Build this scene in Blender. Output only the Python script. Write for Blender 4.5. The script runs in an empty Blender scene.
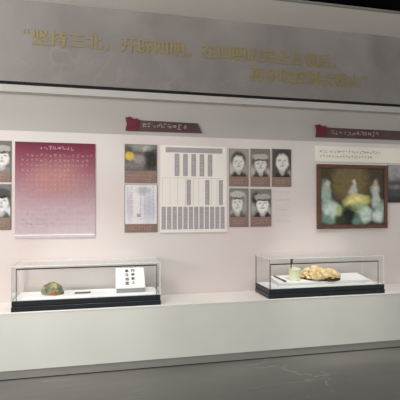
import bpy, bmesh, math, random
from mathutils import Vector, Matrix, noise

S = bpy.context.scene
C = S.collection
R = math.radians

# ------------------------------------------------------------------ camera
cd = bpy.data.cameras.new('camera')
cam = bpy.data.objects.new('camera', cd)
C.objects.link(cam)
cd.sensor_width = 36.0
cd.lens = 430.0 / 400.0 * 36.0
cam.location = (0, 0, 1.5)
cam.rotation_euler = (R(90 + 0.667), 0, R(-12.88))
S.camera = cam

# ------------------------------------------------------------------ world, lights, exposure
w = bpy.data.worlds.new('world')
S.world = w
w.use_nodes = True
w.node_tree.nodes['Background'].inputs[0].default_value = (1.0, 1.0, 0.965, 1)
w.node_tree.nodes['Background'].inputs[1].default_value = 1.25

def spot(x, y, z, tx, ty, tz, power, angle, blend, col=(1, 0.965, 0.93), rad=0.06):
    l = bpy.data.lights.new('track_spot', 'SPOT')
    l.energy = power
    l.spot_size = R(angle)
    l.spot_blend = blend
    l.shadow_soft_size = rad
    l.color = col
    o = bpy.data.objects.new('track_spot', l)
    o.location = (x, y, z)
    d = Vector((tx - x, ty - y, tz - z))
    o.rotation_euler = d.to_track_quat('-Z', 'Y').to_euler()
    C.objects.link(o)
    return o

for i in range(9):
    x = -2.2 + i * 0.85
    spot(x, 2.35, 3.40, x, 4.25, 1.15, 34 if i < 4 else 25, 54, 0.55)
# the two accents above the cases
spot(-0.15, 2.9, 3.42, -0.1, 4.15, 0.65, 110, 30, 0.8)
spot(2.2, 2.9, 3.42, 2.25, 4.15, 0.65, 140, 30, 0.8)
# soft area lights brightening the left: one near the ceiling, one added low fill
def area(x, y, z, tx, ty, tz, sx, sy, power, col=(1, 0.98, 0.95)):
    l = bpy.data.lights.new('soft_fill', 'AREA')
    l.shape = 'RECTANGLE'
    l.size, l.size_y = sx, sy
    l.energy = power
    l.color = col
    o = bpy.data.objects.new('soft_fill', l)
    o.location = (x, y, z)
    o.rotation_euler = Vector((tx - x, ty - y, tz - z)).to_track_quat('-Z', 'Y').to_euler()
    C.objects.link(o)
area(-1.6, 0.4, 3.4, -1.0, 4.3, 1.0, 1.2, 0.6, 70)
area(-3.2, 1.0, 2.1, -0.6, 4.3, 3.1, 1.6, 1.2, 110)  # added unseen fill, aimed up to lift the band, ceiling strip and left wall
for i in range(8):
    spot(-2.0 + i * 0.9, 3.45, 3.40, -2.0 + i * 0.9, 4.1, 0.58, 42, 38, 0.9)

S.view_settings.view_transform = 'Standard'
S.view_settings.look = 'None'
S.view_settings.gamma = 1.0
S.view_settings.use_curve_mapping = False
S.view_settings.exposure = 0.0

# ------------------------------------------------------------------ materials
def lin(c):
    return tuple(((v / 255) / 12.92 if v / 255 <= 0.04045 else ((v / 255 + 0.055) / 1.055) ** 2.4) for v in c) + (1,)

def mat(name, rgb, rough=0.6, metal=0.0, spec=0.3, var=0.0, scale=8.0, bump=0.0, rgb2=None):
    """plain surface with a procedural mottling"""
    m = bpy.data.materials.new(name)
    m.use_nodes = True
    nt = m.node_tree
    b = nt.nodes['Principled BSDF']
    b.inputs['Roughness'].default_value = rough
    b.inputs['Metallic'].default_value = metal
    b.inputs['Specular IOR Level'].default_value = spec
    b.inputs['Base Color'].default_value = lin(rgb)
    if var or rgb2:
        tc = nt.nodes.new('ShaderNodeTexCoord')
        n = nt.nodes.new('ShaderNodeTexNoise')
        n.inputs['Scale'].default_value = scale
        n.inputs['Detail'].default_value = 5
        nt.links.new(tc.outputs['Object'], n.inputs['Vector'])
        mx = nt.nodes.new('ShaderNodeMix')
        mx.data_type = 'RGBA'
        c1 = lin(rgb)
        c2 = lin(rgb2) if rgb2 else tuple(max(0, v * (1 - var)) for v in c1[:3]) + (1,)
        mr = nt.nodes.new('ShaderNodeMapRange')
        mr.inputs[1].default_value = 0.32
        mr.inputs[2].default_value = 0.68
        nt.links.new(n.outputs['Fac'], mr.inputs[0])
        nt.links.new(mr.outputs[0], mx.inputs['Factor'])
        mx.inputs[6].default_value = c1
        mx.inputs[7].default_value = c2
        nt.links.new(mx.outputs[2], b.inputs['Base Color'])
        if bump:
            bp = nt.nodes.new('ShaderNodeBump')
            bp.inputs['Strength'].default_value = bump
            bp.inputs['Distance'].default_value = 0.01
            nt.links.new(n.outputs['Fac'], bp.inputs['Height'])
            nt.links.new(bp.outputs[0], b.inputs['Normal'])
    return m

def stone_mat(name, base, vein, cloud, scale, rough, vein_w=0.03, vein_amt=0.5, coord_scale=(1, 1, 1)):
    """clouded stone with thin irregular veins"""
    m = bpy.data.materials.new(name)
    m.use_nodes = True
    nt = m.node_tree
    N, L = nt.nodes, nt.links
    b = N['Principled BSDF']
    b.inputs['Roughness'].default_value = rough
    b.inputs['Specular IOR Level'].default_value = 0.35
    tc = N.new('ShaderNodeTexCoord')
    mp = N.new('ShaderNodeMapping')
    mp.inputs['Scale'].default_value = coord_scale
    L.new(tc.outputs['Object'], mp.inputs['Vector'])
    n1 = N.new('ShaderNodeTexNoise')
    n1.inputs['Scale'].default_value = scale
    n1.inputs['Detail'].default_value = 8
    n1.inputs['Distortion'].default_value = 0.7
    L.new(mp.outputs[0], n1.inputs['Vector'])
    r1 = N.new('ShaderNodeMapRange')
    r1.inputs[1].default_value = 0.3
    r1.inputs[2].default_value = 0.7
    L.new(n1.outputs['Fac'], r1.inputs[0])
    m1 = N.new('ShaderNodeMix')
    m1.data_type = 'RGBA'
    m1.inputs[6].default_value = lin(base)
    m1.inputs[7].default_value = lin(cloud)
    L.new(r1.outputs[0], m1.inputs['Factor'])
    n2 = N.new('ShaderNodeTexNoise')
    n2.inputs['Scale'].default_value = scale * 1.3
    n2.inputs['Detail'].default_value = 6
    n2.inputs['Distortion'].default_value = 1.8
    L.new(mp.outputs[0], n2.inputs['Vector'])
    s = N.new('ShaderNodeMath'); s.operation = 'SUBTRACT'; s.inputs[1].default_value = 0.5
    L.new(n2.outputs['Fac'], s.inputs[0])
    a = N.new('ShaderNodeMath'); a.operation = 'ABSOLUTE'
    L.new(s.outputs[0], a.inputs[0])
    r2 = N.new('ShaderNodeMapRange')
    r2.inputs[1].default_value = 0.0
    r2.inputs[2].default_value = vein_w
    r2.inputs[3].default_value = vein_amt
    r2.inputs[4].default_value = 0.0
    L.new(a.outputs[0], r2.inputs[0])
    n3 = N.new('ShaderNodeTexNoise')
    n3.inputs['Scale'].default_value = scale * 0.6
    L.new(tc.outputs['Object'], n3.inputs['Vector'])
    r3 = N.new('ShaderNodeMapRange')
    r3.inputs[1].default_value = 0.48
    r3.inputs[2].default_value = 0.66
    L.new(n3.outputs['Fac'], r3.inputs[0])
    mul = N.new('ShaderNodeMath'); mul.operation = 'MULTIPLY'
    L.new(r2.outputs[0], mul.inputs[0])
    L.new(r3.outputs[0], mul.inputs[1])
    m2 = N.new('ShaderNodeMix')
    m2.data_type = 'RGBA'
    L.new(mul.outputs[0], m2.inputs['Factor'])
    L.new(m1.outputs[2], m2.inputs[6])
    m2.inputs[7].default_value = lin(vein)
    L.new(m2.outputs[2], b.inputs['Base Color'])
    return m

def picture(name, base, blobs, noise_amt=0.25, noise_scale=14, vgrad=None, rough=0.55):
    """a printed picture: soft patches of colour laid over a ground.  blob = (u, v, ru, rv, rgb, softness)"""
    m = bpy.data.materials.new(name)
    m.use_nodes = True
    nt = m.node_tree
    N, L = nt.nodes, nt.links
    b = N['Principled BSDF']
    b.inputs['Roughness'].default_value = rough
    b.inputs['Specular IOR Level'].default_value = 0.2
    uv = N.new('ShaderNodeUVMap')
    uv.uv_map = 'UVMap'
    nz = N.new('ShaderNodeTexNoise')
    nz.inputs['Scale'].default_value = 5
    nz.inputs['Detail'].default_value = 3
    L.new(uv.outputs[0], nz.inputs['Vector'])
    # slightly wobbling coordinates keep the patches from looking like ellipses
    sub = N.new('ShaderNodeVectorMath'); sub.operation = 'SUBTRACT'; sub.inputs[1].default_value = (0.5, 0.5, 0.5)
    L.new(nz.outputs['Color'], sub.inputs[0])
    sc = N.new('ShaderNodeVectorMath'); sc.operation = 'SCALE'; sc.inputs['Scale'].default_value = 0.16
    L.new(sub.outputs[0], sc.inputs[0])
    wob = N.new('ShaderNodeVectorMath'); wob.operation = 'ADD'
    L.new(uv.outputs[0], wob.inputs[0])
    L.new(sc.outputs[0], wob.inputs[1])
    if vgrad:
        sep = N.new('ShaderNodeSeparateXYZ')
        L.new(uv.outputs[0], sep.inputs[0])
        rp = N.new('ShaderNodeValToRGB')
        el = rp.color_ramp.elements
        el[0].position, el[0].color = vgrad[0][0], lin(vgrad[0][1])
        el[1].position, el[1].color = vgrad[-1][0], lin(vgrad[-1][1])
        for p, c in vgrad[1:-1]:
            e = el.new(p); e.color = lin(c)
        L.new(sep.outputs[1], rp.inputs[0])
        cur = rp.outputs[0]
    else:
        rg = N.new('ShaderNodeRGB')
        rg.outputs[0].default_value = lin(base)
        cur = rg.outputs[0]
    for (u, v, ru, rv, rgb, soft) in blobs:
        s1 = N.new('ShaderNodeVectorMath'); s1.operation = 'SUBTRACT'; s1.inputs[1].default_value = (u, v, 0)
        L.new(wob.outputs[0], s1.inputs[0])
        s2 = N.new('ShaderNodeVectorMath'); s2.operation = 'MULTIPLY'; s2.inputs[1].default_value = (1 / ru, 1 / rv, 0)
        L.new(s1.outputs[0], s2.inputs[0])
        ln = N.new('ShaderNodeVectorMath'); ln.operation = 'LENGTH'
        L.new(s2.outputs[0], ln.inputs[0])
        mr = N.new('ShaderNodeMapRange')
        mr.interpolation_type = 'SMOOTHSTEP'
        mr.inputs[1].default_value = 1 - soft
        mr.inputs[2].default_value = 1 + soft
        mr.inputs[3].default_value = 1
        mr.inputs[4].default_value = 0
        L.new(ln.outputs['Value'], mr.inputs[0])
        mx = N.new('ShaderNodeMix'); mx.data_type = 'RGBA'
        L.new(mr.outputs[0], mx.inputs['Factor'])
        L.new(cur, mx.inputs[6])
        mx.inputs[7].default_value = lin(rgb)
        cur = mx.outputs[2]
    n2 = N.new('ShaderNodeTexNoise')
    n2.inputs['Scale'].default_value = noise_scale
    n2.inputs['Detail'].default_value = 4
    L.new(uv.outputs[0], n2.inputs['Vector'])
    r = N.new('ShaderNodeMapRange')
    r.inputs[1].default_value = 0.3
    r.inputs[2].default_value = 0.7
    r.inputs[3].default_value = 1 - noise_amt
    r.inputs[4].default_value = 1 + noise_amt
    L.new(n2.outputs['Fac'], r.inputs[0])
    hs = N.new('ShaderNodeVectorMath'); hs.operation = 'SCALE'
    L.new(cur, hs.inputs[0])
    L.new(r.outputs[0], hs.inputs['Scale'])
    L.new(hs.outputs[0], b.inputs['Base Color'])
    return m

def glass_mat():
    m = bpy.data.materials.new('clear_glass')
    m.use_nodes = True
    nt = m.node_tree
    N, L = nt.nodes, nt.links
    N.remove(N['Principled BSDF'])
    out = N['Material Output']
    tr = N.new('ShaderNodeBsdfTransparent')
    tr.inputs[0].default_value = (0.996, 0.999, 0.997, 1)
    gl = N.new('ShaderNodeBsdfGlossy')
    gl.inputs['Roughness'].default_value = 0.02
    gl.inputs[0].default_value = (1, 1, 1, 1)
    lw = N.new('ShaderNodeLayerWeight')
    pw = N.new('ShaderNodeMath'); pw.operation = 'POWER'; pw.inputs[1].default_value = 5.0
    L.new(lw.outputs['Facing'], pw.inputs[0])
    fr = N.new('ShaderNodeMath'); fr.operation = 'MULTIPLY_ADD'
    fr.inputs[1].default_value = 0.8; fr.inputs[2].default_value = 0.016
    L.new(pw.outputs[0], fr.inputs[0])
    lw.inputs[0].default_value = 0.5
    mx = N.new('ShaderNodeMixShader')
    L.new(fr.outputs[0], mx.inputs[0])
    L.new(tr.outputs[0], mx.inputs[1])
    L.new(gl.outputs[0], mx.inputs[2])
    L.new(mx.outputs[0], out.inputs[0])
    return m

M = {}
M['floor'] = stone_mat('polished_grey_stone', (134, 131, 127), (200, 196, 190), (116, 114, 110), 1.5, 0.36, 0.012, 0.45, (0.35, 1.3, 1))
M['band'] = stone_mat('grey_marble', (148, 143, 140), (178, 170, 166), (128, 122, 119), 1.5, 0.42, 0.03, 0.3)
M['wall_grey'] = mat('grey_wall_paint', (174, 169, 164), 0.7, var=0.05, scale=1.5)
M['wall_board'] = mat('pinkish_printed_wall', (207, 203, 198), 0.65, scale=0.9, rgb2=(207, 192, 189))
M['trim_light'] = mat('pale_trim', (186, 182, 177), 0.5, var=0.04)
M['black'] = mat('black_shadow_gap', (24, 23, 25), 0.8, var=0.2)
M['ceil_white'] = mat('white_ceiling_board', (214, 210, 204), 0.8, var=0.03, scale=2)
M['ceil_black'] = mat('black_ceiling', (8, 8, 11), 0.95, spec=0.02, var=0.3, scale=3)
M['ledge'] = mat('pale_ledge_shaded', (212, 211, 204), 0.55, var=0.04, scale=2.5)  # ledge front toned darker than the top, as the side facing less light
M['ledge_top'] = mat('pale_ledge_lit_top', (243, 238, 233), 0.5, var=0.03, scale=3)  # same ledge, brightness of the light from above put into the colour
M['kick'] = mat('grey_kick_board', (138, 137, 131), 0.5, var=0.06, scale=5)
M['case_black'] = mat('black_case_lacquer', (27, 32, 38), 0.35, spec=0.4, var=0.15, scale=10)
M['groove'] = mat('dark_groove', (10, 11, 13), 0.7)
M['glass'] = glass_mat()
M['glass_edge'] = mat('glass_edge', (228, 236, 231), 0.2, spec=0.6, var=0.15, scale=30)
M['glass_edge_dark'] = mat('glass_edge_dark_green', (84, 104, 96), 0.2, spec=0.6, var=0.2, scale=30)
M['seal'] = mat('dark_seal', (48, 40, 40), 0.5, var=0.2, scale=30)
M['white_board'] = mat('white_board', (240, 241, 240), 0.6, var=0.02, scale=12)
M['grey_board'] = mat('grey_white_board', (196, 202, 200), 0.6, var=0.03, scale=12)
M['gold'] = mat('dull_gold', (152, 137, 97), 0.5, metal=0.0, var=0.15, scale=6)
M['ink'] = mat('black_ink', (30, 28, 30), 0.8, var=0.2, scale=40)
M['paper'] = mat('white_paper', (244, 243, 240), 0.8, var=0.03, scale=25)
M['paper_old'] = mat('greyish_paper', (226, 228, 224), 0.8, var=0.06, scale=25)
M['caption_brown'] = mat('brown_caption_print', (138, 112, 102), 0.55, var=0.15, scale=10)
M['caption_text'] = mat('pale_caption_lettering', (176, 152, 142), 0.6, var=0.1)
M['frame_edge'] = mat('dark_panel_edge', (132, 122, 114), 0.5, var=0.1)
M['maroon_text'] = mat('pale_pink_lettering', (192, 160, 164), 0.6, var=0.1)
M['chart_back'] = mat('cream_chart_print', (226, 218, 211), 0.6, var=0.03)
M['chart_grey'] = mat('grey_violet_print', (160, 154, 156), 0.6, var=0.08, scale=15)
M['chart_line'] = mat('pale_grey_line', (190, 184, 182), 0.6, var=0.05)
M['sign_brown'] = mat('dark_brown_sign', (84, 64, 60), 0.45, scale=2.5, rgb2=(72, 48, 50))
M['sign_red'] = mat('dark_red_emblem', (104, 28, 42), 0.45, var=0.15, scale=12)
M['sign_text'] = mat('pale_sign_lettering', (164, 148, 144), 0.5, var=0.1)
M['label_board'] = mat('cream_label_board', (226, 222, 208), 0.6, var=0.03)
M['grey_text'] = mat('grey_lettering', (120, 116, 110), 0.7, var=0.1)
M['soft_text'] = mat('faint_grey_lettering', (196, 184, 180), 0.7, var=0.1)
M['frame_wood'] = mat('brown_frame_wood', (98, 62, 50), 0.4, var=0.25, scale=18)
M['tag_dark'] = mat('dark_grey_tag', (96, 90, 88), 0.5, var=0.2, scale=30)
M['mug'] = mat('pale_green_enamel', (236, 240, 202), 0.3, spec=0.5, var=0.08, scale=30)
M['mug_in'] = mat('inner_enamel', (216, 222, 186), 0.4)
M['brush'] = mat('dark_brush_handle', (78, 68, 64), 0.5, var=0.2, scale=40)
M['stick'] = mat('dark_wood_stick', (84, 64, 58), 0.5, var=0.3, scale=40)
M['stick_pale'] = mat('worn_metal', (150, 142, 138), 0.4, metal=0.4, var=0.2, scale=40)
M['cloth'] = mat('cream_tan_cloth', (246, 230, 190), 0.85, scale=24, bump=0.6, rgb2=(206, 172, 116))
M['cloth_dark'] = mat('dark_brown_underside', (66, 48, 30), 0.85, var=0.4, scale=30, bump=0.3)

# ------------------------------------------------------------------ mesh helpers
def link(name, me, m=None, parent=None):
    o = bpy.data.objects.new(name, me)
    C.objects.link(o)
    if m is not None:
        for k in (m if isinstance(m, (list, tuple)) else [m]):
            me.materials.append(k)
    if parent:
        o.parent = parent
    return o

def tag(o, label, cat, group=None):
    o['label'] = label
    o['category'] = cat
    if group:
        o['group'] = group
    return o

def thing(name, label, cat, loc, group=None, rotz=0):
    o = bpy.data.objects.new(name, None)
    C.objects.link(o)
    o.location = loc
    o.rotation_euler = (0, 0, rotz)
    o.empty_display_size = 0.05
    return tag(o, label, cat, group)

def from_bm(bm, name):
    me = bpy.data.meshes.new(name)
    bm.normal_update()
    bm.to_mesh(me)
    bm.free()
    return me

def bx(bm, x0, x1, y0, y1, z0, z1, mi=0):
    v = [bm.verts.new(p) for p in ((x0, y0, z0), (x1, y0, z0), (x1, y1, z0), (x0, y1, z0), (x0, y0, z1), (x1, y0, z1), (x1, y1, z1), (x0, y1, z1))]
    fs = [(0, 3, 2, 1), (4, 5, 6, 7), (0, 1, 5, 4), (1, 2, 6, 5), (2, 3, 7, 6), (3, 0, 4, 7)]
    out = []
    for f in fs:
        face = bm.faces.new([v[i] for i in f])
        face.material_index = mi
        out.append(face)
    return out    # bottom, top, front(-y), right, back, left

def box(name, x0, x1, y0, y1, z0, z1, m, parent=None, bevel=0.0):
    bm = bmesh.new()
    bx(bm, x0, x1, y0, y1, z0, z1)
    if bevel:
        bmesh.ops.bevel(bm, geom=bm.edges[:], offset=bevel, segments=2, affect='EDGES', profile=0.5)
    return link(name, from_bm(bm, name), m, parent)

def print_board(name, wd, ht, th, m_front, m_side, parent=None, bevel=0):
    """thin board, origin at the bottom left of its front, front towards -y with a 0..1 UV"""
    bm = bmesh.new()
    uvl = bm.loops.layers.uv.new('UVMap')
    fs = bx(bm, 0, wd, 0, th, 0, ht)
    for f in fs:
        f.material_index = 1
    fs[2].material_index = 0
    for lp in fs[2].loops:
        lp[uvl].uv = (lp.vert.co.x / wd, lp.vert.co.z / ht)
    return link(name, from_bm(bm, name), [m_front, m_side], parent)

def prism(bm, pts, y0, y1, mi=0):
    """outline in x-z extruded along y"""
    a = [bm.verts.new((p[0], y0, p[1])) for p in pts]
    b = [bm.verts.new((p[0], y1, p[1])) for p in pts]
    n = len(pts)
    fs = [bm.faces.new(a), bm.faces.new(b[::-1])]
    for i in range(n):
        fs.append(bm.faces.new((a[i], b[i], b[(i + 1) % n], a[(i + 1) % n])))
    for f in fs:
        f.material_index = mi
    bmesh.ops.recalc_face_normals(bm, faces=fs)

def glyph_lines(name, lines, size, pitch, seed, m, parent, y=-0.0015, thick=0.11, column=False):
    if not column:
        for i, ln in enumerate(lines):
            glyph_lines('text_line' if name == 'lettering' else name, [ln], size, pitch, seed * 100 + i, m, parent, y, thick, True)
        return
    """unreadable small lettering: every sign a handful of strokes.  lines = [(x0, zc, count)]"""
    rnd = random.Random(seed)
    bm = bmesh.new()
    t = size * thick
    for (x0, zc, cnt) in lines:
        for k in range(cnt):
            cx = x0 + k * pitch + size / 2
            h = size / 2
            for q in range(rnd.randint(2, 3)):
                z = zc + rnd.uniform(-h, h)
                a, b = sorted((rnd.uniform(-h, 0), rnd.uniform(0, h)))
                bx(bm, cx + a, cx + b, y, y + 0.001, z - t / 2, z + t / 2)
            for q in range(rnd.randint(1, 2)):
                xx = cx + rnd.uniform(-h, h)
                a, b = rnd.uniform(-h, 0), rnd.uniform(0, h)
                bx(bm, xx - t / 2, xx + t / 2, y, y + 0.001, zc + a, zc + b)
    return link(name, from_bm(bm, name), m, parent)

_glyph = {}
def glyph(ch, size, depth, bold, heavy=0.0):
    """mesh of one written character, centred, standing in x-z facing -y"""
    key = (ch, size, depth, bold)
    if key in _glyph:
        return _glyph[key]
    cu = bpy.data.curves.new('glyph', 'FONT')
    cu.body = ch
    cu.size = size
    cu.extrude = depth / 2
    cu.offset = bold
    cu.align_x = 'CENTER'
    cu.resolution_u = 3
    o = bpy.data.objects.new('glyph', cu)
    C.objects.link(o)
    dg = bpy.context.evaluated_depsgraph_get()
    me = bpy.data.meshes.new_from_object(o.evaluated_get(dg))
    bpy.data.objects.remove(o)
    me.transform(Matrix.Rotation(R(90), 4, 'X'))
    me.transform(Matrix.Translation((0, 0, -size * 0.36)))
    me.materials.clear()
    if heavy:
        bm = bmesh.new()
        bm.from_mesh(me)
        g = bmesh.ops.duplicate(bm, geom=bm.verts[:] + bm.edges[:] + bm.faces[:])
        bmesh.ops.translate(bm, verts=[v for v in g['geom'] if isinstance(v, bmesh.types.BMVert)], vec=(heavy, -0.0003, 0))
        bm.to_mesh(me)
        bm.free()
    _glyph[key] = me
    return me

# ------------------------------------------------------------------ setting
X0, X1 = -5.0, 9.0
def struct(name, *a, **k):
    o = box(name, *a, **k)
    o['kind'] = 'structure'
    return o
struct('floor', X0, X1, -4.0, 4.6, -0.1, 0.0, M['floor'])
struct('wall_back', X0, X1, 4.43, 4.6, 0.0, 2.66, M['wall_grey'])
struct('wall_lower', X0, X1, 4.40, 4.43, 0.58, 2.212, M['wall_board'])
struct('wall_upper', X0, X1, 4.30, 4.6, 2.66, 3.433, M['band'])
struct('trim_1', X0, X1, 4.315, 4.43, 2.636, 2.66, M['black'])  # black strip carries the shade of the gap under the band
struct('trim_2', X0, X1, 4.33, 4.43, 2.57, 2.636, M['trim_light'])
struct('ceiling', X0, X1, 3.78, 4.6, 3.433, 3.52, M['ceil_white'])
struct('trim_3', X0, X1, 3.755, 3.78, 3.433, 3.452, M['kick'])
struct('ceiling_void', X0, X1, -4.0, 3.755, 3.452, 3.56, M['ceil_black'])

# built-in ledge
led = thing('display_ledge', 'long pale built-in ledge running under the wall prints, carrying both glass cases', 'ledge', (1.0, 4.17, 0))
def rel(o, root):
    o.location = (-root.location.x, -root.location.y, -root.location.z)
    return o
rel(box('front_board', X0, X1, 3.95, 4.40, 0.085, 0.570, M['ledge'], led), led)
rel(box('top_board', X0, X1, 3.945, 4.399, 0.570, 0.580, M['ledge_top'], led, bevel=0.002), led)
rel(box('kick_board', X0, X1, 3.962, 4.40, 0.011, 0.085, M['kick'], led), led)
rel(box('shadow_joint', X0, X1, 3.975, 4.40, 0.0, 0.011, M['black'], led), led)  # black strip stands in for the shadow line along the floor

# ------------------------------------------------------------------ gold inscription on the marble band
ins = thing('wall_inscription', 'gold Chinese quotation in two lines on the grey marble band above', 'inscription', (1.0, 4.30, 3.0))
def put_line(text, x0, zc, pitch, size):
    i = 0
    for ch in text:
        x = x0 + i * pitch
        z = zc
        if ch in '“”':
            me = glyph(ch, size * 1.05, 0.006, 0.0022)
        else:
            me = glyph(ch, size, 0.006, 0.0004, 0.007)
        if not me.materials:
            me.materials.append(M['gold'])
        o = bpy.data.objects.new('character', me)
        C.objects.link(o)
        o.parent = ins
        o.location = (x - 1.0, -0.003, z - 3.0)
        i += 1
put_line('坚持三北，开辟四明，在四明山完全占领后，', -0.573, 3.085, 0.1647, 0.163)
put_line('再争取控制会稽山', 1.602, 2.885, 0.1647, 0.163)
for ch, x, z in (('“', -0.70, 3.10), ('”', 2.89, 2.90)):
    me = glyph(ch, 0.17, 0.006, 0.0022)
    if not me.materials:
        me.materials.append(M['gold'])
    o = bpy.data.objects.new('quotation_mark', me)
    C.objects.link(o); o.parent = ins; o.location = (x - 1.0, -0.003, z - 3.0)

# ------------------------------------------------------------------ section signs on the grey strip
def section_sign(x, z, length, label, seed, tx, n, cut):
    t = thing('section_sign', label, 'sign', (x, 4.43, z), 'section signs above the wall prints')
    bm = bmesh.new()
    prism(bm, [(0.02, 0.0), (length, 0.005), (length - cut, 0.105), (0.02, 0.112)], -0.022, -0.001)
    link('sign_bar', from_bm(bm, 'sign_bar'), M['sign_brown'], t)
    bm = bmesh.new()
    prism(bm, [(0.0, 0.0), (0.115, 0.004), (0.135, 0.062), (0.128, 0.128), (0.085, 0.118), (0.05, 0.142), (0.0, 0.13), (0.016, 0.066)], -0.036, -0.022)
    prism(bm, [(0.03, 0.032), (0.10, 0.036), (0.107, 0.09), (0.07, 0.084), (0.036, 0.102)], -0.044, -0.036)
    link('emblem', from_bm(bm, 'emblem'), M['sign_red'], t)
    glyph_lines('lettering', [(tx, 0.058, n)], 0.048, 0.052, seed, M['sign_text'], t, y=-0.0235, thick=0.15)
    return t
section_sign(0.231, 2.255, 0.80, 'brown ribbon-shaped sign with red emblem above the grey unit chart', 5, 0.17, 9, 0.05)
section_sign(2.335, 2.265, 1.55, 'longer brown sign with red emblem above the painting, running out at right', 6, 0.19, 12, 0.05)

# ------------------------------------------------------------------ maroon text panel
mar = thing('text_panel', 'large wall panel fading from maroon at the top to greyish pink, covered in text', 'panel', (-0.807, 4.40, 1.181))
mm = picture('maroon_fade', (150, 60, 80), [(0.5, 0.62, 0.28, 0.16, (168, 118, 116), 0.9)], 0.06, 20,
             vgrad=[(0.0, (196, 184, 189)), (0.06, (184, 168, 174)), (0.3, (176, 152, 159)), (0.5, (162, 126, 133)), (0.72, (142, 86, 98)), (0.93, (118, 46, 66)), (1.0, (98, 34, 54))])
o = print_board('panel_board', 0.744, 0.926, 0.012, mm, M['maroon_text'], mar); o.location = (0, -0.013, 0)
glyph_lines('heading', [(0.22, 0.872, 8)], 0.036, 0.041, 1, M['maroon_text'], mar, y=-0.0145, thick=0.15)
glyph_lines('lettering', [(0.055 if k % 4 else 0.10, 0.80 - k * 0.0475, 15 if k % 4 != 3 else 11) for k in range(15)], 0.026, 0.0425, 2, M['maroon_text'], mar, y=-0.0145, thick=0.12)
box('foot_strip', 0.0, 0.744, -0.0150, -0.013, 0.026, 0.033, M['paper'], mar)

# ------------------------------------------------------------------ captioned prints
def print_panel(name, label, x, z, wd, ht, cap, m, group, seed, cat='photograph'):
    t = thing(name, label, cat, (x, 4.40, z), group)
    box('backing', 0, wd, -0.010, -0.001, 0, ht, M['frame_edge'], t, bevel=0.002)
    e = 0.006
    p = print_board('picture', wd - 2 * e, ht - cap - e, 0.003, m, M['frame_edge'], t)
    p.location = (e, -0.013, cap)
    c = box('caption_strip', e, wd - e, -0.013, -0.010, e, cap, M['caption_brown'], t)
    n = max(3, int((wd - 0.05) / 0.03))
    glyph_lines('lettering', [(0.03, cap * 0.62, n), (0.05, cap * 0.34, n - 1)], 0.018, 0.028, seed, M['caption_text'], c, y=-0.0142, thick=0.14)
    return t
def face(cx, cy, rx, ry, skin, hair, coat, extra=(), cap=None):
    """soft patches of a blurred head-and-shoulders print"""
    b = list(extra)
    b += [(cx, -0.02, 0.46, 0.20, coat, 0.25), (cx, cy - ry * 1.0, rx * 0.5, ry * 0.4, tuple(int(v * 0.8) for v in skin), 0.4)]
    b += [(cx, cy + ry * 0.30, rx * 1.25, ry * 1.0, hair, 0.25)]
    b += [(cx, cy - ry * 0.08, rx, ry * 0.92, skin, 0.22)]
    dk = tuple(int(v * 0.74) for v in skin)
    for q in (-1, 1):
        b.append((cx + q * rx * 0.42, cy + ry * 0.12, rx * 0.24, ry * 0.10, dk, 0.7))
    b.append((cx + rx * 0.06, cy - ry * 0.18, rx * 0.16, ry * 0.14, tuple(int(v * 0.78) for v in skin), 0.7))
    b.append((cx, cy - ry * 0.48, rx * 0.34, ry * 0.09, dk, 0.7))
    if cap:
        b.append((cx, cy + ry * 0.86, rx * 1.35, ry * 0.42, cap, 0.25))
        b.append((cx, cy + ry * 0.50, rx * 1.1, ry * 0.12, tuple(int(v * 0.5) for v in cap), 0.5))
    return b
gp = 'captioned portrait photographs'
print_panel('portrait_photo', 'portrait of dark-haired person facing front in dark collar, upper left of the five', 1.321, 1.699, 0.219, 0.404, 0.105,
    picture('portrait_print', (146, 142, 132), face(0.47, 0.52, 0.31, 0.31, (206, 202, 196), (62, 57, 54), (58, 54, 52), [(0.1, 0.2, 0.16, 0.3, (178, 176, 166), 0.6)]), 0.10), gp, 11, 'portrait')
print_panel('portrait_photo', 'portrait of person in pale cap, upper middle of the five', 1.563, 1.7, 0.224, 0.41, 0.105,
    picture('portrait_print', (116, 110, 102), face(0.5, 0.46, 0.32, 0.30, (204, 200, 194), (66, 62, 58), (70, 62, 58), [(0.06, 0.12, 0.16, 0.24, (176, 172, 162), 0.6), (0.95, 0.1, 0.16, 0.2, (180, 174, 164), 0.6)], (168, 164, 154)), 0.10), gp, 12, 'portrait')
print_panel('portrait_photo', 'bright-faced portrait of bareheaded person on dark ground, upper right of the five', 1.809, 1.7, 0.227, 0.415, 0.105,
    picture('portrait_print', (80, 75, 70), face(0.52, 0.56, 0.34, 0.34, (212, 208, 202), (64, 60, 56), (48, 44, 42), [(0.92, 0.08, 0.12, 0.16, (150, 148, 142), 0.7)]), 0.10), gp, 13, 'portrait')
print_panel('portrait_photo', 'pale portrait of person turned slightly left, lower left of the five', 1.324, 1.266, 0.216, 0.413, 0.105,
    picture('portrait_print', (122, 118, 112), face(0.40, 0.50, 0.30, 0.34, (208, 204, 196), (112, 106, 102), (88, 82, 80), [(0.78, 0.5, 0.14, 0.36, (150, 146, 144), 0.5), (0.2, 0.08, 0.2, 0.16, (168, 162, 152), 0.6)], (176, 172, 166)), 0.10), gp, 14, 'portrait')
print_panel('portrait_photo', 'portrait with strong dark shadow beside a white face, lower right of the five', 1.563, 1.267, 0.238, 0.407, 0.105,
    picture('portrait_print', (118, 116, 110), face(0.57, 0.46, 0.31, 0.31, (222, 218, 210), (46, 42, 40), (46, 42, 42), [(0.24, 0.66, 0.2, 0.24, (46, 42, 40), 0.4), (0.9, 0.16, 0.15, 0.22, (164, 166, 164), 0.6), (0.1, 0.3, 0.12, 0.2, (156, 154, 150), 0.6)], (160, 156, 150)), 0.10), gp, 15, 'portrait')
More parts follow.
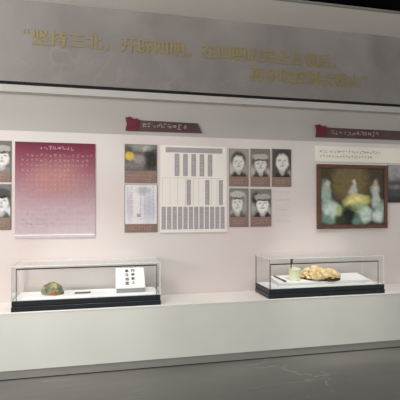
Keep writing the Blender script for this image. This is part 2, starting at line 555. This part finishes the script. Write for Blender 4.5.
print_panel('portrait_photo', 'upper portrait of the stacked pair cut off by the left edge', -1.05, 1.718, 0.209, 0.394, 0.1,
    picture('portrait_print', (110, 106, 102), face(0.60, 0.48, 0.34, 0.31, (214, 210, 204), (70, 66, 62), (126, 122, 118), [], (164, 160, 152)), 0.10), gp, 16, 'portrait')
print_panel('portrait_photo', 'lower portrait of the stacked pair cut off by the left edge', -1.05, 1.263, 0.209, 0.436, 0.115,
    picture('portrait_print', (114, 112, 110), face(0.58, 0.48, 0.34, 0.31, (210, 208, 206), (58, 56, 54), (84, 82, 82), [(0.92, 0.15, 0.16, 0.2, (206, 206, 206), 0.5)], (74, 72, 70)), 0.10), gp, 17, 'portrait')
print_panel('group_photo', 'dim archive photograph with a yellow patch at its left', 0.223, 1.722, 0.329, 0.395, 0.125,
    picture('archive_print', (96, 92, 86), [(0.5, 0.92, 0.44, 0.13, (142, 140, 134), 0.6), (0.7, 0.84, 0.14, 0.1, (176, 176, 170), 0.6), (0.84, 0.42, 0.24, 0.4, (50, 47, 45), 0.5), (0.15, 0.55, 0.17, 0.15, (206, 176, 76), 0.4), (0.42, 0.4, 0.2, 0.2, (146, 138, 136), 0.7), (0.2, 0.2, 0.3, 0.14, (120, 112, 110), 0.7), (0.1, 0.85, 0.14, 0.1, (84, 82, 78), 0.6)], 0.22, 10), 'captioned prints left of the chart', 18)
docm = picture('document_print', (214, 210, 210), [(0.14, 0.45, 0.08, 0.36, (196, 184, 196), 0.7), (0.6, 0.86, 0.2, 0.1, (168, 170, 182), 0.7), (0.75, 0.4, 0.2, 0.35, (186, 184, 194), 0.8)], 0.06, 20)
doc = print_panel('document_print', 'pale reproduced document with upright handwriting, under the archive photograph', 0.225, 1.223, 0.332, 0.486, 0.085, docm, 'captioned prints left of the chart', 19, 'document')
rnd = random.Random(8)
faded = mat('faded_ink', (168, 160, 168), 0.8, var=0.2)
for c_ in (0, 1, 3, 4, 5, 6):
    bm = bmesh.new()
    xx = 0.03 + c_ * 0.043
    z = 0.46 - rnd.random() * 0.03
    zend = 0.12 + rnd.random() * 0.1
    while z > zend:
        for q in range(2):
            a = rnd.uniform(-0.011, 0.0); b = rnd.uniform(0.002, 0.011); zz = z + rnd.uniform(-0.008, 0.008)
            bx(bm, xx + a, xx + b, -0.0145, -0.0132, zz - 0.0015, zz + 0.0015)
        bx(bm, xx - 0.0015, xx + 0.0015, -0.0145, -0.0132, z - 0.009, z + 0.008)
        z -= 0.026
    link('handwriting', from_bm(bm, 'handwriting'), faded, doc)
bm = bmesh.new()
bx(bm, 0.122, 0.158, -0.0145, -0.0132, 0.155, 0.188)
link('seal_mark', from_bm(bm, 'seal_mark'), mat('grey_stamp', (176, 170, 172), 0.8, var=0.3, scale=60), doc)

# ------------------------------------------------------------------ unit chart
ch = thing('unit_chart', 'pale organisation chart with a grey header bar and rows of upright grey bars', 'chart', (0.585, 4.40, 1.207), None)
print_board('chart_board', 0.711, 0.910, 0.008, M['chart_back'], M['chart_line'], ch).location = (0, -0.009, 0)
box('header_bar', 0.056, 0.661, -0.011, -0.008, 0.837, 0.890, M['chart_grey'], ch)
def bar(x, z0, z1, wd):
    b = box('chart_bar', x, x + wd, -0.011, -0.008, z0, z1, M['chart_grey'], ch)
    n = int((z1 - z0) / 0.034)
    glyph_lines('lettering', [(x + wd * 0.2, z0 + 0.02 + k * 0.034, 1) for k in range(n)], wd * 0.55, 1, int(x * 1000), M['chart_line'], b, y=-0.0122, thick=0.11, column=True)
for k in range(5):
    bar(0.150 + k * 0.0880, 0.594, 0.825, 0.050)
for x in (0.276, 0.475, 0.623):
    bar(x, 0.293, 0.556, 0.045)
for k in range(12):
    bar(0.014 + k * 0.0571, 0.042, 0.275, 0.044)
bm = bmesh.new()
for x in (0.02, 0.10, 0.18, 0.262, 0.345, 0.405, 0.540, 0.600):
    bx(bm, x, x + 0.004, -0.0095, -0.008, 0.293, 0.570)
bx(bm, 0.02, 0.67, -0.0095, -0.008, 0.572, 0.576)
bx(bm, 0.0, 0.711, -0.0095, -0.008, 0.0, 0.010)
link('chart_lines', from_bm(bm, 'chart_lines'), M['chart_line'], ch)

# lines of text right of the portraits
wc = thing('wall_caption', 'faint lines of grey text on the wall below the right-hand portrait', 'caption', (1.830, 4.40, 1.30))
glyph_lines('lettering', [(0.01, 0.34, 6), (0.0, 0.255, 6), (0.02, 0.15, 5), (0.10, 0.08, 3)], 0.022, 0.032, 31, M['soft_text'], wc, y=-0.0012, thick=0.16)
box('rule_line', 0.0, 0.19, -0.0012, -0.0002, 0.02, 0.027, M['soft_text'], wc)

# ------------------------------------------------------------------ label board, painting, landscape photograph
lb = thing('label_board', 'long cream label board with two lines of grey text above the painting', 'label', (2.320, 4.40, 1.985))
box('board', 0, 1.75, -0.014, -0.001, 0, 0.178, M['label_board'], lb, bevel=0.004)
glyph_lines('lettering', [(0.06, 0.118, 22), (0.06, 0.062, 19)], 0.028, 0.035, 33, M['grey_text'], lb, y=-0.0155, thick=0.13)

pt = thing('framed_painting', 'dark painting in brown frame with pale green figures gathered round a yellow table', 'painting', (2.341, 4.40, 1.235))
PW, PH, FW = 0.884, 0.722, 0.042
bm = bmesh.new()
for a in ((0, PW, 0, FW), (0, PW, PH - FW, PH)):
    bx(bm, a[0], a[1], -0.038, -0.001, a[2], a[3])
for a in ((0, FW), (PW - FW, PW)):
    bx(bm, a[0], a[1], -0.038, -0.001, FW, PH - FW)
bmesh.ops.bevel(bm, geom=bm.edges[:], offset=0.006, segments=2, affect='EDGES', profile=0.5)
link('frame', from_bm(bm, 'frame'), M['frame_wood'], pt)
G1, G2, G3 = (150, 172, 160), (188, 204, 192), (104, 132, 120)
pm = picture('figures_round_table', (62, 56, 42), [
    (0.46, 0.78, 0.30, 0.34, (112, 98, 66), 0.35), (0.9, 0.80, 0.10, 0.3, (70, 62, 48), 0.4), (0.08, 0.8, 0.09, 0.3, (70, 62, 46), 0.4),
    (0.50, 0.60, 0.065, 0.15, (176, 182, 170), 0.5), (0.50, 0.77, 0.03, 0.045, (196, 184, 160), 0.6),
    (0.08, 0.52, 0.07, 0.22, G1, 0.5), (0.10, 0.70, 0.03, 0.05, (196, 176, 152), 0.6),
    (0.86, 0.52, 0.07, 0.23, (176, 186, 178), 0.5), (0.85, 0.73, 0.03, 0.05, (190, 160, 138), 0.6),
    (0.56, 0.42, 0.20, 0.12, (196, 190, 120), 0.3), (0.55, 0.42, 0.11, 0.06, (228, 212, 140), 0.6), (0.56, 0.28, 0.17, 0.09, (150, 162, 128), 0.5),
    (0.17, 0.24, 0.12, 0.18, G2, 0.45), (0.28, 0.26, 0.07, 0.09, (170, 176, 120), 0.6), (0.10, 0.10, 0.09, 0.08, G3, 0.6),
    (0.70, 0.18, 0.10, 0.13, G2, 0.5), (0.90, 0.15, 0.09, 0.12, (196, 210, 202), 0.5), (0.95, 0.34, 0.06, 0.1, G1, 0.6),
    (0.43, 0.16, 0.11, 0.17, (30, 38, 30), 0.4), (0.30, 0.08, 0.10, 0.08, (52, 62, 46), 0.6), (0.56, 0.08, 0.08, 0.08, G3, 0.6)], 0.16, 16)
cv = print_board('canvas', PW - 2 * FW + 0.01, PH - 2 * FW + 0.01, 0.015, pm, M['frame_wood'], pt)
cv.location = (FW - 0.005, -0.024, FW - 0.005)

lp = thing('landscape_photo', 'black and white photograph of dark hills cut off by the right edge', 'photograph', (3.249, 4.40, 1.528))
lm = picture('hill_print', (150, 148, 148), [(0.5, 0.3, 0.8, 0.36, (74, 74, 76), 0.25), (0.75, 0.66, 0.4, 0.08, (60, 60, 64), 0.4), (0.3, 0.42, 0.4, 0.06, (116, 114, 116), 0.6), (0.5, 0.05, 0.8, 0.12, (52, 50, 52), 0.4)], 0.2, 9)
print_board('picture', 0.60, 0.441, 0.012, lm, M['frame_edge'], lp).location = (0, -0.013, 0)

# ------------------------------------------------------------------ display cases
def pane(name, x0, x1, y0, y1, z0, z1, parent, axis, edge):
    """a sheet of glass: the two large faces clear, the cut edges tinted"""
    bm = bmesh.new()
    fs = bx(bm, x0, x1, y0, y1, z0, z1)
    faces = {'y': (2, 4), 'x': (3, 5), 'z': (0, 1)}[axis]
    for i, f in enumerate(fs):
        f.material_index = 0 if i in faces else 1
    return link(name, from_bm(bm, name), [M['glass'], M[edge]], parent)

def display_case(x, label, seal_z, inset_l, inset_r, edge_side):
    W, D, BH, GH = 1.290, 0.390, 0.092, 0.302
    t = thing('display_case', label, 'display case', (x, 3.957, 0.5802), 'glass display cases on the ledge')
    bm = bmesh.new()
    bx(bm, 0.0, W, 0.0, D, 0.0, 0.043)
    bx(bm, 0.003, W - 0.003, 0.003, D - 0.003, 0.049, BH)
    bmesh.ops.bevel(bm, geom=bm.edges[:], offset=0.002, segments=1, affect='EDGES')
    b = link('base', from_bm(bm, 'base'), M['case_black'], t)
    box('groove', 0.008, W - 0.008, 0.008, D - 0.008, 0.043, 0.049, M['groove'], b)
    e = 0.004; g = 0.008
    box('floor_board', e + g + 0.004, W - e - g - 0.004, e + g + 0.004, D - e - g - 0.004, BH, BH + 0.006, M['white_board'], t)
    z0, z1 = BH, BH + GH
    pane('front_pane', e, W - e, e, e + g, z0, z1 - g, t, 'y', 'glass_edge')
    pane('back_pane', e, W - e, D - e - g, D - e, z0, z1 - g, t, 'y', edge_side)
    pane('side_pane', e, e + g, e + g, D - e - g, z0, z1 - g, t, 'x', edge_side)
    pane('side_pane', W - e - g, W - e, e + g, D - e - g, z0, z1 - g, t, 'x', 'glass_edge')
    pane('top_pane', e, W - e, e, D - e, z1 - g, z1, t, 'z', 'glass_edge')
    s = 0.0045
    bm = bmesh.new()
    zs = seal_z - 0.5802
    xl, xr = inset_l, W - inset_r
    bx(bm, xl, xr, e + g, e + g + 0.004, zs - s * 1.2, zs + s * 1.2)
    bx(bm, xl, xl + s * 1.2, e + g, e + g + 0.004, z0, zs - s * 1.2)
    bx(bm, xr - s * 1.2, xr, e + g, e + g + 0.004, z0, zs - s * 1.2)
    link('door_seal', from_bm(bm, 'door_seal'), M['seal'], t)
    return t
display_case(-0.755, 'left glass case on black base, holding the stone and the handwritten sheet', 0.945, 0.037, 0.036, 'glass_edge')
display_case(1.596, 'right glass case on black base, holding the mug and the crumpled bundle', 0.915, 0.020, 0.068, 'glass_edge_dark')

ZF = 0.5802 + 0.092 + 0.0062      # floor of the cases

# left case: flat board, stone, tag, wedge, sheet
tag(box('display_board', -0.655, 0.495, 4.00, 4.27, ZF, ZF + 0.012, M['white_board'], bevel=0.002),
    'thin flat white board on the floor of the left glass case', 'board')
ZB = ZF + 0.0122

def lump(name, loc, rx, ry, rz, seed, amp, freq, flat=0.35, sub=5, fold=0.0, rotz=0.0):
    bm = bmesh.new()
    bmesh.ops.create_icosphere(bm, subdivisions=sub, radius=1.0)
    off = Vector((seed * 3.1, seed * 1.7, seed * 0.9))
    for v in bm.verts:
        p = v.co.copy()
        n = noise.noise(p * freq + off) + 0.5 * noise.noise(p * freq * 2.1 + off) + 0.25 * noise.noise(p * freq * 4.3 + off)
        k = 1 + amp * n
        if fold:
            # creases running slantwise over the heap, bent by noise
            ph = 4.2 * (0.8 * p.x - 0.5 * p.y + 0.45 * p.z) + 2.6 * noise.noise(p * 1.3 + off) + seed
            k -= fold * (1 - abs(math.sin(ph))) ** 2.5
            ph = 3.1 * (0.5 * p.x + 0.9 * p.y - 0.3 * p.z) + 2.2 * noise.noise(p * 1.7 - off)
            k -= 0.6 * fold * (1 - abs(math.sin(ph))) ** 3
        q = p * k
        v.co = Vector((q.x * rx, q.y * ry, q.z * rz))
    zmin = -flat * rz
    for v in bm.verts:
        if v.co.z < zmin:
            v.co.z = zmin
    bmesh.ops.translate(bm, verts=bm.verts, vec=(0, 0, -zmin))
    bmesh.ops.dissolve_degenerate(bm, edges=bm.edges, dist=1e-6)
    bmesh.ops.rotate(bm, verts=bm.verts, matrix=Matrix.Rotation(rotz, 3, 'Z'))
    for f in bm.faces:
        f.smooth = True
    me = from_bm(bm, name)
    o = link(name, me)
    o.location = loc
    return o

def stone_patch_mat():
    m = mat('olive_stone', (150, 150, 116), 0.8, scale=30, bump=0.8, rgb2=(84, 88, 62))
    nt = m.node_tree
    N, L = nt.nodes, nt.links
    b = N['Principled BSDF']
    src = b.inputs['Base Color'].links[0].from_socket
    tc = N.new('ShaderNodeTexCoord')
    def blob(center, rad, rgb, src, lo, hi):
        sp = N.new('ShaderNodeVectorMath'); sp.operation = 'SUBTRACT'; sp.inputs[1].default_value = center
        L.new(tc.outputs['Object'], sp.inputs[0])
        ml = N.new('ShaderNodeVectorMath'); ml.operation = 'MULTIPLY'; ml.inputs[1].default_value = tuple(1 / r for r in rad)
        L.new(sp.outputs[0], ml.inputs[0])
        ln = N.new('ShaderNodeVectorMath'); ln.operation = 'LENGTH'
        L.new(ml.outputs[0], ln.inputs[0])
        nz = N.new('ShaderNodeTexNoise'); nz.inputs['Scale'].default_value = 45
        L.new(tc.outputs['Object'], nz.inputs['Vector'])
        ad = N.new('ShaderNodeMath'); ad.operation = 'ADD'
        L.new(ln.outputs['Value'], ad.inputs[0]); L.new(nz.outputs['Fac'], ad.inputs[1])
        mr = N.new('ShaderNodeMapRange')
        mr.inputs[1].default_value = lo; mr.inputs[2].default_value = hi
        mr.inputs[3].default_value = 1; mr.inputs[4].default_value = 0
        L.new(ad.outputs[0], mr.inputs[0])
        mx = N.new('ShaderNodeMix'); mx.data_type = 'RGBA'
        L.new(mr.outputs[0], mx.inputs['Factor'])
        L.new(src, mx.inputs[6]); mx.inputs[7].default_value = lin(rgb)
        return mx.outputs[2]
    s = blob((0.012, -0.05, 0.085), (0.026, 0.05, 0.022), (178, 166, 126), src, 0.9, 1.9)
    s = blob((0.010, -0.07, 0.012), (0.036, 0.05, 0.012), (176, 84, 56), s, 1.0, 1.9)
    s = blob((0.004, -0.07, 0.040), (0.012, 0.05, 0.016), (168, 104, 70), s, 0.9, 1.8)
    L.new(s, b.inputs['Base Color'])
    return m
st = lump('stone', (-0.425, 4.12, ZB), 0.094, 0.078, 0.083, 4, 0.20, 1.2, flat=0.28)
st.data.materials.append(stone_patch_mat())
tag(st, 'rounded olive green stone with a reddish patch low on its front', 'stone')

# small dark name plate lying on the board
bm = bmesh.new()
prism(bm, [(0, 0), (0.142, 0), (0.142, 0.006), (0.138, 0.0095), (0.004, 0.0095), (0, 0.006)], -0.018, 0.018)
np_ = link('name_plate', from_bm(bm, 'name_plate'), M['tag_dark'])
np_.location = (-0.238, 4.10, ZB)
tag(np_, 'small dark grey plate lying between the stone and the handwritten sheet', 'plate')

# wedge block with the handwritten sheet
wy0, wy1, wz1, wz0 = 4.02, 4.205, 0.893, 0.734
wx0, wx1 = 0.132, 0.399
bm = bmesh.new()
def wedge(bm, x0, x1, y0, y1, zb, zf, zr):
    v = [bm.verts.new(p) for p in ((x0, y0, zb), (x1, y0, zb), (x1, y1, zb), (x0, y1, zb), (x0, y0, zf), (x1, y0, zf), (x1, y1, zr), (x0, y1, zr))]
    out = []
    for f in ((0, 3, 2, 1), (4, 5, 6, 7), (0, 1, 5, 4), (1, 2, 6, 5), (2, 3, 7, 6), (3, 0, 4, 7)):
        out.append(bm.faces.new([v[i] for i in f]))
    return out
fs = wedge(bm, wx0, wx1, wy0, wy1, ZB, wz0, wz1)
fs[2].material_index = 1
bmesh.ops.bevel(bm, geom=bm.edges[:], offset=0.0015, segments=1, affect='EDGES')
bk = link('book_rest', from_bm(bm, 'book_rest'), [M['white_board'], mat('grey_rest_front', (150, 152, 154), 0.6, var=0.05)])
tag(bk, 'sloping white block with a grey front edge under the handwritten sheet', 'stand')
# the sheet lies on the slope
sl = Vector((0, wy1 - wy0, wz1 - wz0))
slen = sl.length
ang = math.atan2(wz1 - wz0, wy1 - wy0)
sh = thing('handwritten_sheet', 'open white booklet with two columns of black brush characters on the sloping block', 'booklet', (wx0, wy0, wz0 + 0.001))
sh.rotation_euler = (ang, 0, 0)
bm = bmesh.new()
# pages with a soft gutter and a slightly lifted left leaf, in the plane of the slope
nx = 40
top, bot = [], []
pw = 0.252
for i in range(nx + 1):
    u = i / nx
    x = 0.004 + u * pw
    h = 0.004 + 0.005 * math.exp(-((u - 0.12) / 0.06) ** 2) - 0.002 * math.exp(-((u - 0.22) / 0.03) ** 2) + 0.004 * math.exp(-((u - 0.84) / 0.05) ** 2)
    top.append([bm.verts.new((x, 0.006, h)), bm.verts.new((x, slen - 0.004, h))])
    bot.append([bm.verts.new((x, 0.006, 0.0)), bm.verts.new((x, slen - 0.004, 0.0))])
for i in range(nx):
    a, b2 = top[i], top[i + 1]; c, d = bot[i], bot[i + 1]
    for f in ((a[0], b2[0], b2[1], a[1]), (c[0], c[1], d[1], d[0]), (c[0], d[0], b2[0], a[0]), (a[1], b2[1], d[1], c[1])):
        bm.faces.new(f)
bm.faces.new((bot[0][0], top[0][0], top[0][1], bot[0][1]))
bm.faces.new((bot[nx][0], bot[nx][1], top[nx][1], top[nx][0]))
link('pages', from_bm(bm, 'pages'), M['paper'], sh)
def brush(chv, u, v, s=0.039):
    me = glyph(chv, s, 0.0008, 0.0, 0.0014)
    if not me.materials:
        me.materials.append(M['ink'])
    o = bpy.data.objects.new('brush_character', me)
    C.objects.link(o); o.parent = sh
    o.rotation_euler = (R(-90), 0, 0)
    o.location = (u, v, 0.0062)
for k, c_ in enumerate('四来家之'):
    brush(c_, 0.158, slen * (0.84 - k * 0.205))
for k, c_ in enumerate('事汶细案'):
    brush(c_, 0.102, slen * (0.82 - k * 0.205))

# ------------------------------------------------------------------ right case
bm = bmesh.new()
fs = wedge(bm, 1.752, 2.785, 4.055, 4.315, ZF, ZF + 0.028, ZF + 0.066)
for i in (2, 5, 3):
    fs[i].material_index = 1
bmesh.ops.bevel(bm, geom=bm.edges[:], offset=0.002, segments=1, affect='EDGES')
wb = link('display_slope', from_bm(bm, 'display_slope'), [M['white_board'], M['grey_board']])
tag(wb, 'wide gently sloping white board on the floor of the right glass case', 'board')
def zs(y):
    return ZF + 0.028 + 0.038 * (y - 4.055) / 0.26
tilt = math.atan2(0.038, 0.26)

# dark stick
a = Vector((1.785, 4.285, zs(4.285) + 0.0075)); b_ = Vector((1.835, 4.095, zs(4.095) + 0.0075))
def tube(bm, p, q, rads, n=12, squash=1.0):
    d = (q - p); L_ = d.length
    zax = d.normalized()
    xax = zax.cross(Vector((0, 0, 1)))
    if xax.length < 1e-4:
        xax = Vector((1, 0, 0))
    xax.normalize(); yax = zax.cross(xax)
    rings = []
    for (tt, r) in rads:
        c = p + d * tt
        rings.append([bm.verts.new(c + (xax * math.cos(2 * math.pi * k / n) + yax * squash * math.sin(2 * math.pi * k / n)) * r) for k in range(n)])
    for i in range(len(rings) - 1):
        for k in range(n):
            f = bm.faces.new((rings[i][k], rings[i][(k + 1) % n], rings[i + 1][(k + 1) % n], rings[i + 1][k]))
            f.smooth = True
    bm.faces.new(rings[0][::-1]); bm.faces.new(rings[-1])
    bmesh.ops.recalc_face_normals(bm, faces=bm.faces[:])
mid = a.lerp(b_, 0.5)
sk = thing('stick', 'slim dark stick lying at the left end of the sloping board', 'stick', mid)
bm = bmesh.new()
tube(bm, a - mid, b_ - mid, [(0, 0.007), (0.02, 0.0095), (0.6, 0.011), (0.97, 0.012), (1.0, 0.010)], squash=0.6)
link('shaft', from_bm(bm, 'shaft'), M['stick'], sk)
bm = bmesh.new()
d_ = (b_ - a)
tube(bm, a + d_ * 0.62 - mid, a + d_ * 0.70 - mid, [(0, 0.0122), (1, 0.0122)], squash=0.6)
link('ferrule', from_bm(bm, 'ferrule'), M['stick_pale'], sk)

# mug and brush
def lathe(bm, prof, n=32, mi=0):
    rings = []
    for (r, z) in prof:
        rings.append([bm.verts.new((r * math.cos(2 * math.pi * k / n), r * math.sin(2 * math.pi * k / n), z)) for k in range(n)])
    for i in range(len(rings) - 1):
        for k in range(n):
            f = bm.faces.new((rings[i][k], rings[i][(k + 1) % n], rings[i + 1][(k + 1) % n], rings[i + 1][k]))
            f.smooth = True; f.material_index = mi
    bm.faces.new(rings[0][::-1]); bm.faces.new(rings[-1])
    bmesh.ops.recalc_face_normals(bm, faces=bm.faces[:])
my = 4.17
mg = thing('mug', 'pale green enamel mug with a brush standing in it', 'mug', (1.963, my, zs(my) + 0.0015))
mg.rotation_euler = (tilt, 0, 0)
bm = bmesh.new()
lathe(bm, [(0.052, 0.0), (0.057, 0.003), (0.058, 0.02), (0.0585, 0.105), (0.0605, 0.110), (0.0595, 0.113), (0.0575, 0.111), (0.0565, 0.105), (0.0555, 0.012), (0.050, 0.007)])
link('mug_body', from_bm(bm, 'mug_body'), M['mug'], mg)
bm = bmesh.new()
lathe(bm, [(0.0598, 0.1045), (0.0618, 0.107), (0.0618, 0.112), (0.0600, 0.1135)], 32)
link('rim', from_bm(bm, 'rim'), M['mug_in'], mg)
p0 = Vector((-0.040, 0.008, 0.010)); p1 = Vector((-0.044, 0.0, 0.232))
tb = thing('brush', 'dark slim brush standing upright in the pale green mug', 'brush', mg.location)
tb.rotation_euler = (tilt, 0, 0)
bm = bmesh.new()
tube(bm, p0, p1, [(0, 0.005), (0.5, 0.0055), (0.72, 0.006), (0.74, 0.009), (0.97, 0.010), (1, 0.008)], squash=0.7)
link('handle', from_bm(bm, 'handle'), M['brush'], tb)
bm = bmesh.new()
for k in range(9):
    zz = 0.172 + k * 0.0062
    tube(bm, Vector((-0.0448, 0.003, zz)), Vector((-0.024, 0.001, zz + 0.001)), [(0, 0.0026), (1, 0.0022)], n=6)
link('bristles', from_bm(bm, 'bristles'), mat('grey_bristles', (130, 122, 112), 0.8, var=0.2, scale=50), tb)

# crumpled bundle
cx, cy = 2.25, 4.165
ct = thing('cloth_bundle', 'crumpled cream and tan bundle with dark brown folds underneath, beside the mug', 'bundle', (cx, cy, zs(cy) + 0.001))
ct.rotation_euler = (tilt, 0, 0)
c1 = lump('cloth', (-0.045, 0.0, 0.020), 0.158, 0.110, 0.106, 7, 0.18, 1.3, flat=0.10, sub=6, fold=0.30, rotz=R(-14))
c1.parent = ct; c1.data.materials.append(M['cloth'])
c3 = lump('fold', (0.085, -0.02, 0.028), 0.122, 0.09, 0.074, 12, 0.18, 1.4, flat=0.12, sub=6, fold=0.32, rotz=R(-8))
c3.parent = ct; c3.data.materials.append(M['cloth'])
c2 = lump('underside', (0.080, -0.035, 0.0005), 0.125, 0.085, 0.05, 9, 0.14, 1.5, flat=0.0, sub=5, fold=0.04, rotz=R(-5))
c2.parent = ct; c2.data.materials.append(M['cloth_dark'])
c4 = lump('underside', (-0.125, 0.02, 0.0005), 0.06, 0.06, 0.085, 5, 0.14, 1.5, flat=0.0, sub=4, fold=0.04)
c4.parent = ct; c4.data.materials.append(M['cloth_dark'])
